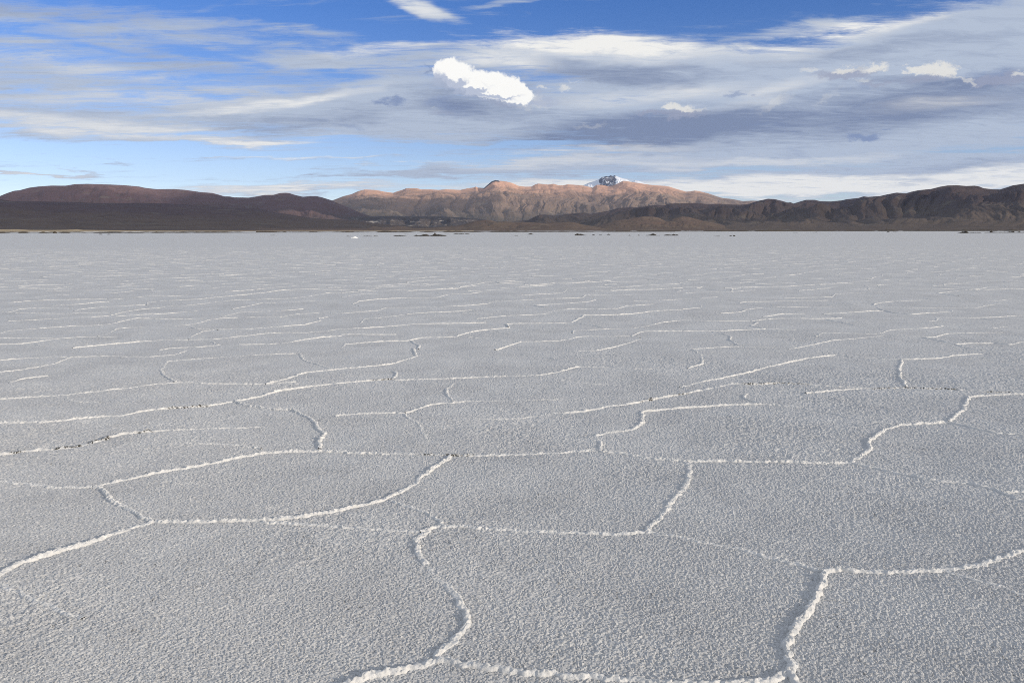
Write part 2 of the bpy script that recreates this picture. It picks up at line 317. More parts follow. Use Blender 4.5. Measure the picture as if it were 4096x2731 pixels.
# (points in a 2352-wide picture of the ground, height factor, ranges of painted gap shade in picture x)
TR = [
 ([(-60,1345),(0,1318),(60,1290),(130,1268),(200,1248),(260,1225),(310,1210),(352,1197)],1.25,()),
 ([(-30,1330),(0,1342),(40,1365),(90,1385),(130,1402),(190,1420)],.5,()),
 ([(215,1118),(240,1135),(270,1155),(310,1172),(345,1192),(352,1197)],1.,()),
 ([(-60,1100),(0,1108),(60,1112),(120,1120),(215,1118)],.9,()),
 ([(215,1118),(270,1105),(340,1090),(430,1075),(500,1062),(560,1050),(620,1040),(680,1037),(740,1035)],1.15,()),
 ([(352,1197),(440,1196),(520,1197),(600,1195),(660,1190),(730,1177),(800,1165),(870,1150),(910,1133),(950,1112),(985,1085),(1015,1060),(1033,1046)],1.05,()),
 ([(600,1197),(680,1203),(760,1208),(840,1215),(920,1220),(965,1222)],.7,()),
 ([(740,1035),(820,1040),(900,1043),(980,1044),(1033,1044),(1100,1045),(1180,1044),(1260,1040),(1330,1037),(1375,1035)],1.05,((960,1100),)),
 ([(1375,1035),(1420,1040),(1480,1050),(1550,1058),(1578,1060)],.85,()),
 ([(1578,1060),(1585,1085),(1578,1120),(1550,1150),(1530,1185),(1500,1212),(1485,1222)],1.1,()),
 ([(1578,1060),(1650,1060),(1750,1060),(1850,1063),(1955,1064)],1.05,()),
 ([(965,1222),(1000,1214),(1050,1212),(1150,1215),(1250,1223),(1350,1227),(1430,1228),(1485,1222)],1.,()),
 ([(900,1150),(930,1160),(965,1170),(1000,1185),(1020,1200),(1025,1212)],.6,()),
 ([(985,1220),(960,1240),(962,1270),(980,1305),(985,1325),(1020,1350),(1050,1385),(1067,1420),(1065,1445),(1045,1475),(1025,1495),(1000,1515)],1.1,()),
 ([(1000,1515),(950,1528),(880,1545),(800,1568),(740,1590)],1.25,()),
 ([(1000,1515),(1060,1525),(1120,1530),(1200,1540),(1290,1548),(1360,1553),(1430,1563),(1530,1568),(1700,1566),(1780,1562),(1815,1545)],1.,()),
 ([(1485,1222),(1540,1230),(1600,1245),(1680,1260),(1750,1275),(1830,1295),(1897,1312)],.95,()),
 ([(1897,1312),(1880,1340),(1878,1352),(1860,1380),(1845,1410),(1830,1435),(1815,1460),(1806,1490),(1810,1515),(1828,1525),(1815,1545),(1835,1568),(1850,1590)],1.15,()),
 ([(1897,1312),(1930,1307),(1980,1310),(2050,1314),(2110,1308),(2180,1303),(2240,1295),(2290,1282),(2352,1268),(2430,1250)],1.1,()),
 ([(2160,1306),(2230,1326),(2300,1345),(2352,1365),(2400,1380)],.55,()),
 ([(1955,1064),(2010,1075),(2080,1092),(2150,1105),(2230,1112),(2300,1128),(2330,1143),(2352,1152),(2420,1175)],.9,()),
 ([(2310,1131),(2352,1127),(2420,1122)],.8,()),
 ([(1955,1064),(1975,1050),(1998,1030),(1990,1015),(2010,1000),(2035,985),(2060,975),(2120,972),(2180,970)],1.05,()),
 ([(2180,970),(2195,955),(2215,940),(2218,925),(2225,912),(2260,909),(2320,905),(2352,905),(2420,903)],1.05,()),
 ([(2180,970),(2230,980),(2280,992),(2352,998),(2420,1003)],.85,()),
 ([(2060,975),(2000,968),(1930,955),(1870,942),(1800,932),(1750,928)],.6,()),
 ([(1750,928),(1680,930),(1600,934),(1540,940),(1475,945)],.95,()),
 ([(1475,945),(1475,970),(1455,985),(1400,993),(1365,1002),(1385,1015),(1380,1033)],1.,()),
 ([(1290,948),(1340,945),(1390,935),(1440,930),(1480,920),(1530,912),(1580,903),(1630,892),(1680,882),(1740,882),(1790,878)],1.35,((1465,1510),(1540,1580),(1700,1800))),
 ([(1790,878),(1850,882),(1900,886),(2000,892),(2080,890),(2170,893),(2260,900),(2352,903),(2420,905)],.75,((1780,1860),(1990,2200),(2260,2330))),
 ([(1850,902),(1920,896),(1990,892)],.8,()),
 ([(1290,948),(1240,955),(1190,960),(1100,962)],.5,()),
 ([(-60,1050),(0,1045),(40,1038),(100,1032),(150,1028),(200,1022),(240,1010),(280,998),(355,990)],1.5,((20,60),(120,260),(310,355))),
 ([(355,990),(420,985),(500,982),(600,980)],.55,()),
 ([(370,1022),(430,1018),(520,1020),(600,1030)],.45,()),
 ([(-60,974),(0,972),(100,970),(150,965),(220,958),(280,955),(340,943),(400,936),(470,932),(530,922),(600,910),(650,895),(720,885),(800,878),(870,872),(905,870)],1.2,((380,480),(850,912))),
 ([(540,920),(560,930),(620,938),(670,940),(710,955),(722,975),(750,995),(735,1015),(733,1030)],.95,()),
 ([(905,870),(912,860),(898,852)],.9,()),
 ([(610,882),(660,868),(700,855),(760,850)],1.,()),
 ([(-60,922),(0,918),(80,912),(145,908),(220,900),(300,892),(370,882),(420,878),(520,882),(610,882)],1.05,()),
 ([(610,882),(680,876)],.6,()),
 ([(145,908),(165,920),(230,924)],.6,()),
 ([(400,878),(380,862),(372,850),(385,830),(430,826),(520,820),(600,814),(680,812)],1.,()),
 ([(690,812),(700,826),(730,838),(760,850)],.8,()),
 ([(760,850),(840,842),(900,835),(960,818),(950,800)],1.,()),
 ([(-60,862),(0,855),(80,845),(130,835),(165,820)],1.05,()),
 ([(165,820),(250,818),(340,820),(400,815),(430,805)],.9,()),
 ([(-60,828),(0,826),(70,822),(165,820)],.9,()),
 ([(20,880),(60,868),(110,862)],.6,()),
 ([(770,955),(830,950),(930,948)],.8,()),
 ([(930,948),(960,938),(1000,928),(1070,922)],.95,()),
 ([(1070,922),(1150,922),(1290,918)],.7,()),
 ([(930,950),(955,970),(965,990),(980,1010),(985,1028)],.5,()),
 ([(1040,920),(1025,908),(1020,895),(1040,882)],.9,()),
 ([(905,872),(960,872),(1060,868),(1150,865),(1240,862),(1290,852),(1330,842)],1.,()),
 ([(1330,842),(1310,832),(1260,822)],.8,()),
 ([(1240,862),(1280,872),(1340,880),(1450,888)],.5,()),
 ([(1330,842),(1420,845),(1500,848)],.5,()),
 ([(1560,890),(1580,885),(1650,868),(1720,855),(1780,838),(1850,822),(1915,815)],1.05,()),
 ([(1590,803),(1612,815),(1610,835),(1580,845)],.9,()),
 ([(1670,868),(1720,872),(1780,880)],.5,()),
 ([(2080,888),(2065,865),(2062,845),(2070,825)],.95,()),
 ([(2070,825),(2150,823),(2190,817),(2255,812)],1.,()),
 ([(1915,815),(2000,822),(2070,826)],.6,()),
 ([(1715,905),(1712,915),(1750,928)],.7,()),
]
# the middle distance, traced from strips of the picture: each line of text is one ridge
MID = (
  (0.0, """0,397 150,385 300,380 480,376 640,378 800,375 960,362 1060,355 1180,355 1400,348
0,372 100,368
60,342 200,335
370,415 400,400 500,388
0,411 240,408 420,404 650,402
0,440 200,430
0,472 220,468 240,462 430,448 600,440 770,435 900,422 1000,405
-100,516 0,512 70,502 200,490 350,482 500,478 740,475
750,480 870,472 960,462 1020,456 1180,455 1320,448 1480,450
80,520 200,518 370,522 430,518 540,512 640,500 700,495 750,492
1010,515 1020,500 1100,490 1200,485 1380,475 1500,462 1700,445 1830,430 1960,412 2100,408 2352,400
780,527 900,520 1000,515
1000,335 1200,332 1400,328 1490,320 1560,310 1700,300 1880,290
1600,245 2040,231 2352,218
540,228 700,222 960,200
-100,556 0,560 60,568 130,545 250,535 480,540
510,560 540,548 650,535 800,525
110,570 250,573 400,577 500,575 620,570 760,572
60,627 240,620 450,608 640,600 740,592 850,565 960,548 1100,535 1200,520 1270,522 1400,508 1600,485 1800,478 2000,472 2150,455 2260,432 2352,432
800,595 900,590 1000,583 1150,575 1280,565 1360,560
-100,735 0,712 60,697 200,685 350,672 500,662 640,658 760,648 840,628 950,608 1040,608 1100,612 1400,615
670,732 740,715 800,680 900,673 1050,670 1200,665 1300,652 1400,635 1450,615 1530,608 1640,603
1530,600 1600,580 1660,568 1750,565 1960,555 2090,545
1600,545 1700,525 1800,505 2000,498 2180,490
1300,750 1350,720 1400,700 1500,685 1700,684 1900,668 2100,652 2210,625 2200,610 2260,600
1700,602 1950,598 2050,578 2200,570
1200,660 1360,680 1500,690
1300,758 1480,752 1650,735 1800,715 1960,705 2100,708 2240,700 2352,682
1500,790 1460,770 1400,760
1650,790 1850,790 1960,780 2060,762 2180,745 2352,730
1520,790 1400,805 1180,815 1090,832
-100,744 0,745 100,745 370,748
-100,795 0,790 150,785 270,770 380,750 550,740 680,735
240,785 300,805
680,735 800,740 960,765
500,812 700,790 960,768 1100,760 1300,760"""),
  (783.8, """0,400 150,392 400,385 600,370 950,368 1020,370
0,328 270,318
120,352 330,345 520,335 600,322 750,320
450,358 570,345 800,330
0,432 230,418 500,415 800,405 830,390 900,380 1000,360 1200,350
1220,392 1270,378 1500,372 1700,360 1860,350
560,420 700,440
0,462 150,440 380,436 700,445 880,440 1030,420
120,522 80,512 120,490 260,475 450,468 660,465 740,445
0,575 240,555 310,535 480,535 700,530 850,520 1000,508 1050,493 1250,485 1500,472 1660,465 1680,450 1800,450 2000,448
1100,455 1300,445 1520,435 1560,410
1410,532 1330,520 1560,505 1700,495 1750,480
0,608 200,612 330,600 500,575 640,567 760,563 900,552
130,640 160,615 300,605
760,565 900,575 1050,582
1000,634 930,615 1000,605 1130,592 1400,580 1460,560 1560,545 1900,543 1960,525 2150,512
0,682 180,675 380,662 500,650 700,645 1000,637
1150,670 1140,650 1180,645 1400,643 1580,638 1640,610 1670,588 1800,585 2000,578 2110,565 2352,548
470,760 560,742 720,740 800,735 860,710 950,695 1160,672
1590,710 1600,692 1700,690 1850,680 2000,680 2100,665 2220,638 2352,622
1640,645 1800,672
0,720 200,720 380,718
0,815 30,790 170,775 300,765 470,762
530,820 530,795 480,765
1060,825 1150,795 1240,772 1450,768 1520,762 1620,740 1690,732 1850,737 2000,733 2060,745
1630,835 1750,832 1880,805 2000,775 2060,750
2000,735 2030,715 2090,698 2250,697 2352,697
1850,415 2100,412 2352,398
1860,400 2160,375
2010,490 2060,488 2200,485 2352,478
880,740 1060,755 1200,770"""),
  (1567.6, """0,437 90,430 350,428 420,418 500,415
0,370 120,365 280,355
290,398 500,392 720,388 940,375 1140,362
0,478 150,470 240,460
700,468 880,465 1030,460 1050,440 1150,435 1400,430
1000,485 850,488 600,492 430,495 390,505 560,525 640,532 840,530 1060,527 1000,515
390,545 430,550 560,535
260,575 400,565 430,556
0,545 130,535 130,515 60,508
800,418 980,405
1150,410 1290,405 1260,382 1400,380
1700,485 1500,490 1370,500 1310,515 1370,530 1340,535 1380,552 1450,570 1580,580 1700,570 1870,562 1800,540
1340,535 1560,535 1900,538 2020,538 2100,520 2200,505 2100,495 2270,477
970,580 1100,572 1300,558 1380,555
970,580 1095,608 900,612 650,610 540,620 470,628 515,638 470,662 575,682 400,690 220,697 0,697
0,622 250,627 470,628
550,598 680,580 840,578
990,615 1180,657
580,682 800,690 1000,710
920,735 960,715 1000,710 1330,718 1440,690 1580,682 1720,672 1800,662 1650,635 1750,625 1755,605 2000,604 2150,600 2320,590 2420,588
2060,608 2200,630 2352,642 2420,648
1650,742 1750,735 1830,712 2000,710 2220,706
2230,700 2140,680 2220,668 2352,655 2420,648
1650,742 1800,765 1880,790 2060,830
730,820 850,800 950,775 1010,762 1180,750 1330,735 1400,725 1335,718
400,805 500,808 640,812 730,820
210,700 340,735 330,760 370,790 400,800
70,820 250,808 400,803
1880,790 1960,780 2150,778 2250,790 2352,770 2420,760
1900,455 1760,435 1950,415 2100,410 2352,405
1640,462 1710,480
1350,352 1420,342 1600,340
1800,382 1800,370 1900,362 2100,358"""))
_rm = random.Random(3)
for x0_, txt in MID:
    for ln in txt.split('\n'):
        TR.append(([(x0_ + float(q.split(',')[0]) * .33325, 528.3 + float(q.split(',')[1]) * .33325) for q in ln.split()], _rm.uniform(.75, 1.2), ()))
def resample(p, ds):
    p = np.asarray(p, float); d = np.hypot(*np.diff(p, axis=0).T); s = np.r_[0, np.cumsum(d)]
    n = max(3, int(s[-1] / ds) + 1); t = np.linspace(0, s[-1], n)
    return np.stack([np.interp(t, s, p[:, 0]), np.interp(t, s, p[:, 1])], 1), t
def smooth(p, it):
    for _ in range(it):
        q = p.copy(); q[1:-1] = (p[:-2] + 2 * p[1:-1] + p[2:]) / 4; p = q
    return p
paths = []     # (xy, height factor, painted gap shade)
for pts, hf, gap_shade in TR:
    X = np.array([q[0] for q in pts], float); Y = np.array([q[1] for q in pts], float)
    x, y = ground(X, Y); px = np.stack([x, y], 1)
    dmin = float(np.hypot(x, y).min())
    ds = .005 if dmin < 7 else (.009 if dmin < 11 else .025)
    p, t = resample(px, ds)
    p = smooth(p, 14 if dmin < 7 else (8 if dmin < 11 else 2))
    xi = np.interp(t, np.r_[0, np.cumsum(np.hypot(*np.diff(px, axis=0).T))], X)
    dm = np.zeros(len(p))
    for a, bb in gap_shade: dm = np.maximum(dm, np.clip(np.minimum(xi - a, bb - xi) / 12 + .3, 0, 1))
    paths.append((p, hf, dm, ds, dmin))
# honeycomb beyond the traced part and outside the frame
rnd = random.Random(7)
side = .86
def hexv(i, j, k2):
    bx = side * math.sqrt(3) * (i + .5 * (j & 1)); by = side * 1.5 * j
    y0 = by + (side if k2 == 0 else 0) * .5 + (.25 * side if k2 else 0)
    return bx, y0
verts = {}
def hv(i, j, top):
    key = (i, j, top)
    if key not in verts:
        bx = 1.22 * side * math.sqrt(3) * (i + .5 * (j & 1)); by = .92 * side * 1.5 * j
        r2 = random.Random((i * 7919 + j * 104729 + top * 31) & 0xffffffff)
        verts[key] = (bx + r2.uniform(-.52, .52) * side, by + (.25 if top else -.25) * side + .0 + r2.uniform(-.42, .42) * side)
    return verts[key]
edges = []
for j in range(-4, 72):
    for i in range(-56, 57):
        # a zigzag row: vertex pairs (low, high) joined to each other and to their neighbours
        a_ = hv(i, j, 1); b_ = hv(i, j, 0)
        odd = j & 1
        edges.append((a_, b_))
        edges.append((a_, hv(i - (0 if odd else 1), j + 1, 0)))
        edges.append((a_, hv(i + (1 if odd else 0), j + 1, 0)))
def in_traced(x, y):
    if y < 3.6: return y > .6 and abs(x) < 2.6
    u, v = x / max(y, .01), y
    return v > 0 and abs(u) < .665 and v < 22.5
for (p0, p1) in edges:
    mx, my = (p0[0] + p1[0]) / 2, (p0[1] + p1[1]) / 2
    d = math.hypot(mx, my)
    if d < 1.0 or d > 92 or (my > 6 and abs(mx) > .9 * my + 3) or (my <= 6 and abs(mx) > 9) or my < -5: continue
    if max(p0[1], p1[1]) > 22.5:
        if in_traced(mx, my) or (in_traced(*p0) and in_traced(*p1)): continue
    elif in_traced(*p0) or in_traced(*p1) or in_traced(mx, my): continue
    if rnd.random() < .05: continue
    ds = .012 if d < 12 else (.03 if d < 25 else .07)
    L = math.hypot(p1[0] - p0[0], p1[1] - p0[1])
    if L < .15: continue
    m = 4; tt = np.linspace(0, 1, m + 1)
    px = np.outer(1 - tt, p0) + np.outer(tt, p1)
    nrm = np.array([-(p1[1] - p0[1]), p1[0] - p0[0]]) / L
    bow = rnd.uniform(-.07, .07) * L
    for q in range(1, m): px[q] += nrm * (bow * math.sin(math.pi * tt[q]) + rnd.uniform(-.035, .035) * L)
    p, t = resample(px, ds); p = smooth(p, 4)
    hf = rnd.choice([.35, .6, .8, 1., 1.1, 1.25]) * (1 + .15 * rnd.random())
    paths.append((p, hf, np.zeros(len(p)), ds, d))
RC = []; RQ = []; RD = []; off = 0
for idx, (p, hf, dm, ds, d) in enumerate(paths):
    n = len(p); K_ = 17 if d < 7 else (11 if d < 13 else (7 if d < 28 else 5))
    tan = np.gradient(p, axis=0); tan /= np.maximum(np.hypot(tan[:, 0], tan[:, 1])[:, None], 1e-9)
    nr = np.stack([-tan[:, 1], tan[:, 0]], 1)
    s = np.arange(n) * ds + idx * 3.1
    wig = .008 * vnoise(s / .028, s * 0 + idx, 8) + .012 * fbm(s / .07, s * 0 + idx, 3, 3) + .02 * vnoise(s / .35, s * 0 + idx, 9)
    endf = np.clip(np.minimum(np.arange(n), n - 1 - np.arange(n)) * ds / .05, 0, 1)
    pc = p + nr * (wig * endf)[:, None]
    hs = hf * (.80 + .42 * vnoise(s / .45, s * 0 + idx + .5, 12) + .34 * vnoise(s / .05, s * 0 + idx, 13))
    hs = np.maximum(hs, .12) * (.85 + .15 * endf)
    Hh = .0128 * hs * (min(1.0, max(.46, 1.05 - d / 50) * min(1.0, max(.0, (96 - d) / 46))))
    wd = .0165 * (.72 + .4 * hf) * (1 + .22 * vnoise(s / .06, s * 0 + idx, 15)) * (1 + .35 * dm)
    w_ = np.linspace(-1, 1, K_)[None, :]
    X = pc[:, :1] + nr[:, :1] * wd[:, None] * w_; Y = pc[:, 1:] + nr[:, 1:] * wd[:, None] * w_
    prof = np.clip(1 - np.abs(w_) ** 2.2, 0, 1) ** .8
    lump = fbm(X / .017, Y / .017, 3, 44, .6)
    Z = crust(X, Y) * (1 - prof) - .004 * (prof <= 0.02) + Hh[:, None] * prof * (1 + .65 * lump) + .005 * prof * vnoise(X / .008, Y / .008, 47)
    if K_ > 9:
        X = X + prof * .006 * vnoise(X / .013, Y / .013, 61); Y = Y + prof * .006 * vnoise(X / .013, Y / .013, 62)
    RC.append(np.stack([X, Y, Z], -1).reshape(-1, 3)); RQ.append(grid_quads(n, K_, off=off)); off += n * K_
    RD.append(np.repeat(dm, K_))
print('ridge verts', off)
rid = mesh_obj('salt_ridges', np.vstack(RC), np.vstack(RQ), m_ridge, attrs={'gap_shade': np.concatenate(RD)})
tag(rid, 'low white crumbly salt ridges outlining polygons across the flat', 'salt ridges', kind='structure')
del RC, RQ, RD

# ------------------------------------------------------------------ brown plain beyond the salt
m_plain, k, b = material('plain_earth')
P = world_pos(k)
c = k.mix(k.noise(k.mapping(P, scale=(.002, .0006, 1)), 1, 5, .6), (0.13, 0.115, 0.09), (0.2, 0.17, 0.13))
k.put(b.inputs['Base Color'], c); b.inputs['Roughness'].default_value = .95
rp = np.array([1000., 3000, 6000, 12000, 22000, 33000]); tp = np.linspace(0, 2 * math.pi, 121)[:-1]
Rp, Tp = np.meshgrid(rp, tp, indexing='ij')
plain = mesh_obj('ground', np.stack([Rp * np.sin(Tp), Rp * np.cos(Tp), np.full_like(Rp, -.25)], -1).reshape(-1, 3), grid_quads(len(rp), len(tp), True)[:, ::-1], m_plain)
tag(plain, 'bare brown plain between the salt flat and the hills', 'plain', kind='structure')

# ------------------------------------------------------------------ hills
def hill_material(name, low, mid, high, streak=(0.3, 0.27, 0.2), hmax=900, dark=(0.05, 0.05, 0.04), pale=0.3, sc1=.0012):
    m, k, b = material(name)
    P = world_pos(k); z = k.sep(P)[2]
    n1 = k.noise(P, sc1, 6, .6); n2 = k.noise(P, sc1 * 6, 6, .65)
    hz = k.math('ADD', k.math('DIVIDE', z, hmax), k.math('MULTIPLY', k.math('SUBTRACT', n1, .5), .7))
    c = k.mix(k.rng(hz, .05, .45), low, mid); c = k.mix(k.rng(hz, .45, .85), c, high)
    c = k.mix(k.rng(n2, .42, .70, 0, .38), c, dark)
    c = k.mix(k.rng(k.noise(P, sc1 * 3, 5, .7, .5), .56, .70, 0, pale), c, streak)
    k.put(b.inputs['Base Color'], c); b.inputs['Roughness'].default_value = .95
    b.inputs['Specular IOR Level'].default_value = .1
    bn = k.new('ShaderNodeBump'); bn.inputs['Strength'].default_value = .35; bn.inputs['Distance'].default_value = 18
    k.put(bn.inputs['Height'], k.noise(P, sc1 * 8, 6, .65)); k.put(b.inputs['Normal'], bn.outputs[0])
    return m

def crop(x0, pts): return [(x0 + a / 2.297, 680 + c_ / 2.297) for a, c_ in pts]
def make_range(name, sil, D0, D1, mat, shape, rough, spur, nu=900, nt=150, seed=0, back=.35, warp=.06, fs=1.0, bend=0.0):
    """a hill range: silhouette points (4096-wide picture) at crest distance D1, foot at distance D0"""
    X = np.array([p[0] for p in sil]); Y = np.array([p[1] for p in sil])
    a, e = azel(X, Y, 4096.0)
    u = np.linspace(a[0], a[-1], nu)
    crest = np.interp(u, a, np.tan(e))
    t = np.r_[np.linspace(0, 1, nt), 1 + np.linspace(0, 1, 26)[1:] * back]
    U, T = np.meshgrid(u, t, indexing='xy')
    Dc = D1 * (1 + bend * vnoise(U * 6, U * 0, seed + 2))
    D = D0 + (Dc - D0) * T
    soft = crest.copy()
    for _ in range(int(60 * (nu / 900) ** 2)): soft[1:-1] = (soft[:-2] + soft[1:-1] * 2 + soft[2:]) / 4
    for _ in range(3):
        soft2 = np.convolve(np.pad(soft, 30, mode='edge'), np.hanning(61) / np.hanning(61).sum(), 'valid'); soft = soft2
    kb = np.clip((T - .80) / .2, 0, 1) ** 1.5
    Hc = (crest[None, :] * kb + soft[None, :] * (1 - kb)) * Dc + EYE
    x = D * np.sin(U); y = D * np.cos(U)
    env = np.clip(T, 0, 1) ** .8 * np.clip(1 - T, 0, 1) ** .75 * 2.2
    Tw = T + warp * fbm(x / (900 * fs), y / (900 * fs), 4, seed + 4) * env
    sh = np.interp(Tw, [q[0] for q in shape], [q[1] for q in shape])
    sh = np.where(T > 1, np.clip(1 - (T - 1) / back, 0, 1) ** 1.2, sh)
    # spurs run down towards the viewer: noise stretched along the slope
    lat = U * D1; 
    lw = lat + 150 * fs * fbm(x / (1100 * fs), y / (1100 * fs), 3, seed + 6)
    sp = ridged(lw / (900 * fs), D / (3800 * fs), 4, seed + 8, .42)
    sp = sp - .35 * np.clip(ridged(lw / (330 * fs) + 5, D / (2600 * fs), 2, seed + 9, .4), 0, 1)
    sp = sp - .16 * np.clip(ridged(lw / (130 * fs) + 9, D / (1300 * fs), 3, seed + 19, .5), 0, 1)
    fb = fbm(x / (420 * fs), y / (420 * fs), 6, seed + 10, .55)
    z = Hc * (sh + env * (spur * sp + rough * fb) * np.clip(sh * 2.5, .05, 1))
    # keep the outline the crest's own
    lim = np.where(T < 1, crest[None, :] * D * (1 - .05 * (1 - T)) , 1e9)
    z = np.where(z > lim * .96, lim - lim * .04 * np.exp(-np.maximum(z - lim * .96, 0) / np.maximum(lim * .04, 1e-3)), z)
    z = np.where((T >= 1 - 1e-9) & (T <= 1 + 1e-9), Hc, z)
    z = np.maximum(z, -2 + 0 * z)
    z = np.where(T <= 0, -3, z)
    co = np.stack([x, y, z], -1).reshape(-1, 3)
    return mesh_obj(name, co, grid_quads(len(t), nu)[:, ::1], mat)

mesa_sil = crop(0, [(-500,330),(-300,300),(-120,265),(0,240),(60,215),(130,192),(180,187),(270,163),(350,153),(470,144),(600,145),(690,131),(800,128),(900,131),(1050,136),(1150,141),(1280,153),(1320,163),(1400,173),(1450,177),(1600,176),(1700,184),(1780,195),(1850,205),(1950,212),(2000,225),(2060,243),(2110,244),(2150,252),(2250,254),(2280,255),(2352,245)]) + \
    crop(1024, [(80,230),(160,229),(220,213),(270,210),(310,214),(350,228),(430,247),(500,241),(560,242),(620,256),(700,281),(760,310),(850,345),(950,390),(1100,440),(1300,500),(1450,540)])
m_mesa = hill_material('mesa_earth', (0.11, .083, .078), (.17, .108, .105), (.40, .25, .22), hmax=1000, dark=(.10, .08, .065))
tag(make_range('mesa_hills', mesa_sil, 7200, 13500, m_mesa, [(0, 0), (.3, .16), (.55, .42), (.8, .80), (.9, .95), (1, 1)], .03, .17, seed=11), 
    'long flat topped brown hills at the left edge of the salt', 'hills', kind='structure')

foot_sil = crop(0, [(-500,300),(-200,262),(0,270),(100,285),(300,290),(500,292),(700,298),(900,305),(1100,305),(1300,303),(1500,308),(1700,318),(1900,328),(2100,345),(2352,355)]) + \
    crop(1024, [(60,365),(100,375),(200,395),(300,408),(400,425),(500,440),(600,450),(750,455),(900,462),(1100,490),(1300,510),(1500,520),(1700,532),(1850,545),(2000,552)])
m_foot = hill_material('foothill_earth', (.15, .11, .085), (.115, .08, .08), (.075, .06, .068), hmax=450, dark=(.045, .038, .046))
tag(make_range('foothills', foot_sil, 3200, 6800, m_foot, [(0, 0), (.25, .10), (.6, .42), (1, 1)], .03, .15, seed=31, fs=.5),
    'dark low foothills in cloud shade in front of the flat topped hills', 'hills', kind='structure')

mid_sil = crop(1024, [(400,400),(500,360),(560,330),(640,300),(700,281),(750,262),(800,243),(880,222),(940,195),(1000,180),(1050,182),(1100,185),(1180,200),(1260,211),(1290,200),(1350,182),(1380,169),(1480,169),(1520,180),(1600,179),(1680,184),(1750,178),(1880,184),(1940,170),(2000,162),(2020,153),(2040,163),(2095,166),(2130,135),(2170,105),(2200,95),(2240,100),(2300,107),(2352,120)]) + \
    crop(2048, [(60,147),(120,155),(180,153),(210,135),(240,126),(330,135),(380,128),(430,142),(470,142),(510,133),(560,136),(620,140),(660,145),(740,163),(780,137),(830,138),(880,150),(930,145),(980,120),(1020,100),(1060,103),(1090,110),(1160,120),(1250,135),(1300,141),(1400,147),(1450,155),(1520,178),(1600,200),(1640,198),(1680,190),(1720,196),(1800,215),(1880,243),(1940,260),(2000,265),(2060,275),(2120,287),(2200,283),(2260,284),(2352,292),(2600,330),(2900,380)])
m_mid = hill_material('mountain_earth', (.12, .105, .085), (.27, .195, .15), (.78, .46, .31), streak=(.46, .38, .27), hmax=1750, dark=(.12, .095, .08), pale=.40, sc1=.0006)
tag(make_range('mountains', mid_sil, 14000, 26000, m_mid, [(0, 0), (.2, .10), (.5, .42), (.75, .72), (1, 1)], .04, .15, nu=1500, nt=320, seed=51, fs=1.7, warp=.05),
    'tan and pinkish brown mountains lit by the sun in the middle of the skyline', 'mountains', kind='structure')

right_sil = crop(2048, [(-200,500),(-60,485),(0,475),(60,468),(150,460),(200,435),(250,412),(300,410),(400,420),(500,405),(620,393),(680,393),(730,405),(800,390),(900,375),(980,350),(1060,345),(1100,340),(1160,345),(1250,330),(1330,322),(1400,325),(1450,312),(1530,305),(1620,307),(1700,303),(1800,315),(1900,310),(2000,318),(2100,320),(2180,312),(2260,285),(2352,265)]) + \
    crop(3072, [(60,268),(130,285),(180,300),(210,298),(235,309),(280,295),(350,275),(430,275),(480,288),(580,290),(680,280),(720,270),(830,258),(880,243),(920,248),(1030,240),(1100,224),(1180,209),(1270,215),(1320,200),(1380,187),(1500,175),(1580,155),(1650,143),(1740,141),(1820,148),(1900,145),(1940,152),(1980,168),(2060,178),(2130,180),(2180,165),(2250,142),(2352,127),(2600,100),(2900,140)])
m_right = hill_material('right_earth', (.12, .095, .078), (.095, .070, .068), (.13, .09, .075), hmax=700, dark=(.045, .038, .046))
tag(make_range('rounded_hills', right_sil, 4200, 10500, m_right, [(0, 0), (.25, .13), (.5, .30), (.75, .66), (1, 1)], .06, .55, nu=1300, nt=240, seed=71, fs=.9, warp=.05),
    'dark rounded hills with folded slopes on the right of the skyline', 'hills', kind='structure')

# snow-streaked rocky summit behind the pink mountain
m_snow, k, b = material('snow_rock')
P = world_pos(k); z = k.sep(P)[2]
st = k.noise(k.mapping(P, rot=(0, math.radians(25), 0), scale=(.010, .004, .0016)), 1.0, 6, .65, .4)
xx = k.sep(P)[0]
x_l, _ = azel(2048 + 790 / 2.297, 730, 4096.0); x_r, _ = azel(2048 + 985 / 2.297, 730, 4096.0)
azn = k.math('ARCTAN2', k.sep(P)[0], k.sep(P)[1])
side_ = k.math('ADD', k.rng(azn, float(x_l) - .004, float(x_l) + .004, .5, 0), k.rng(azn, float(x_r) - .006, float(x_r) + .001, 0, .5))
sn = k.rng(k.math('ADD', st, side_), .53, .62)
c = k.mix(sn, (.10, .10, .12), (.82, .84, .88))
k.put(b.inputs['Base Color'], c); b.inputs['Roughness'].default_value = .8
snow_sil = crop(2048, [(560,170),(620,152),(660,140),(700,120),(760,103),(800,85),(830,66),(870,57),(885,62),(905,50),(925,57),(945,50),(970,62),(1010,75),(1050,85),(1080,103),(1100,107),(1130,96),(1160,100),(1200,115),(1250,133),(1310,150),(1400,180)])
tag(make_range('snowy_peak', snow_sil, 26500, 30000, m_snow, [(0, 0), (.15, .3), (.5, .72), (.75, .86), (1, 1)], .05, .09, nu=260, nt=120, seed=91, fs=.45),
    'rocky summit streaked with snow behind the pinkish mountains', 'mountain peak', kind='structure')

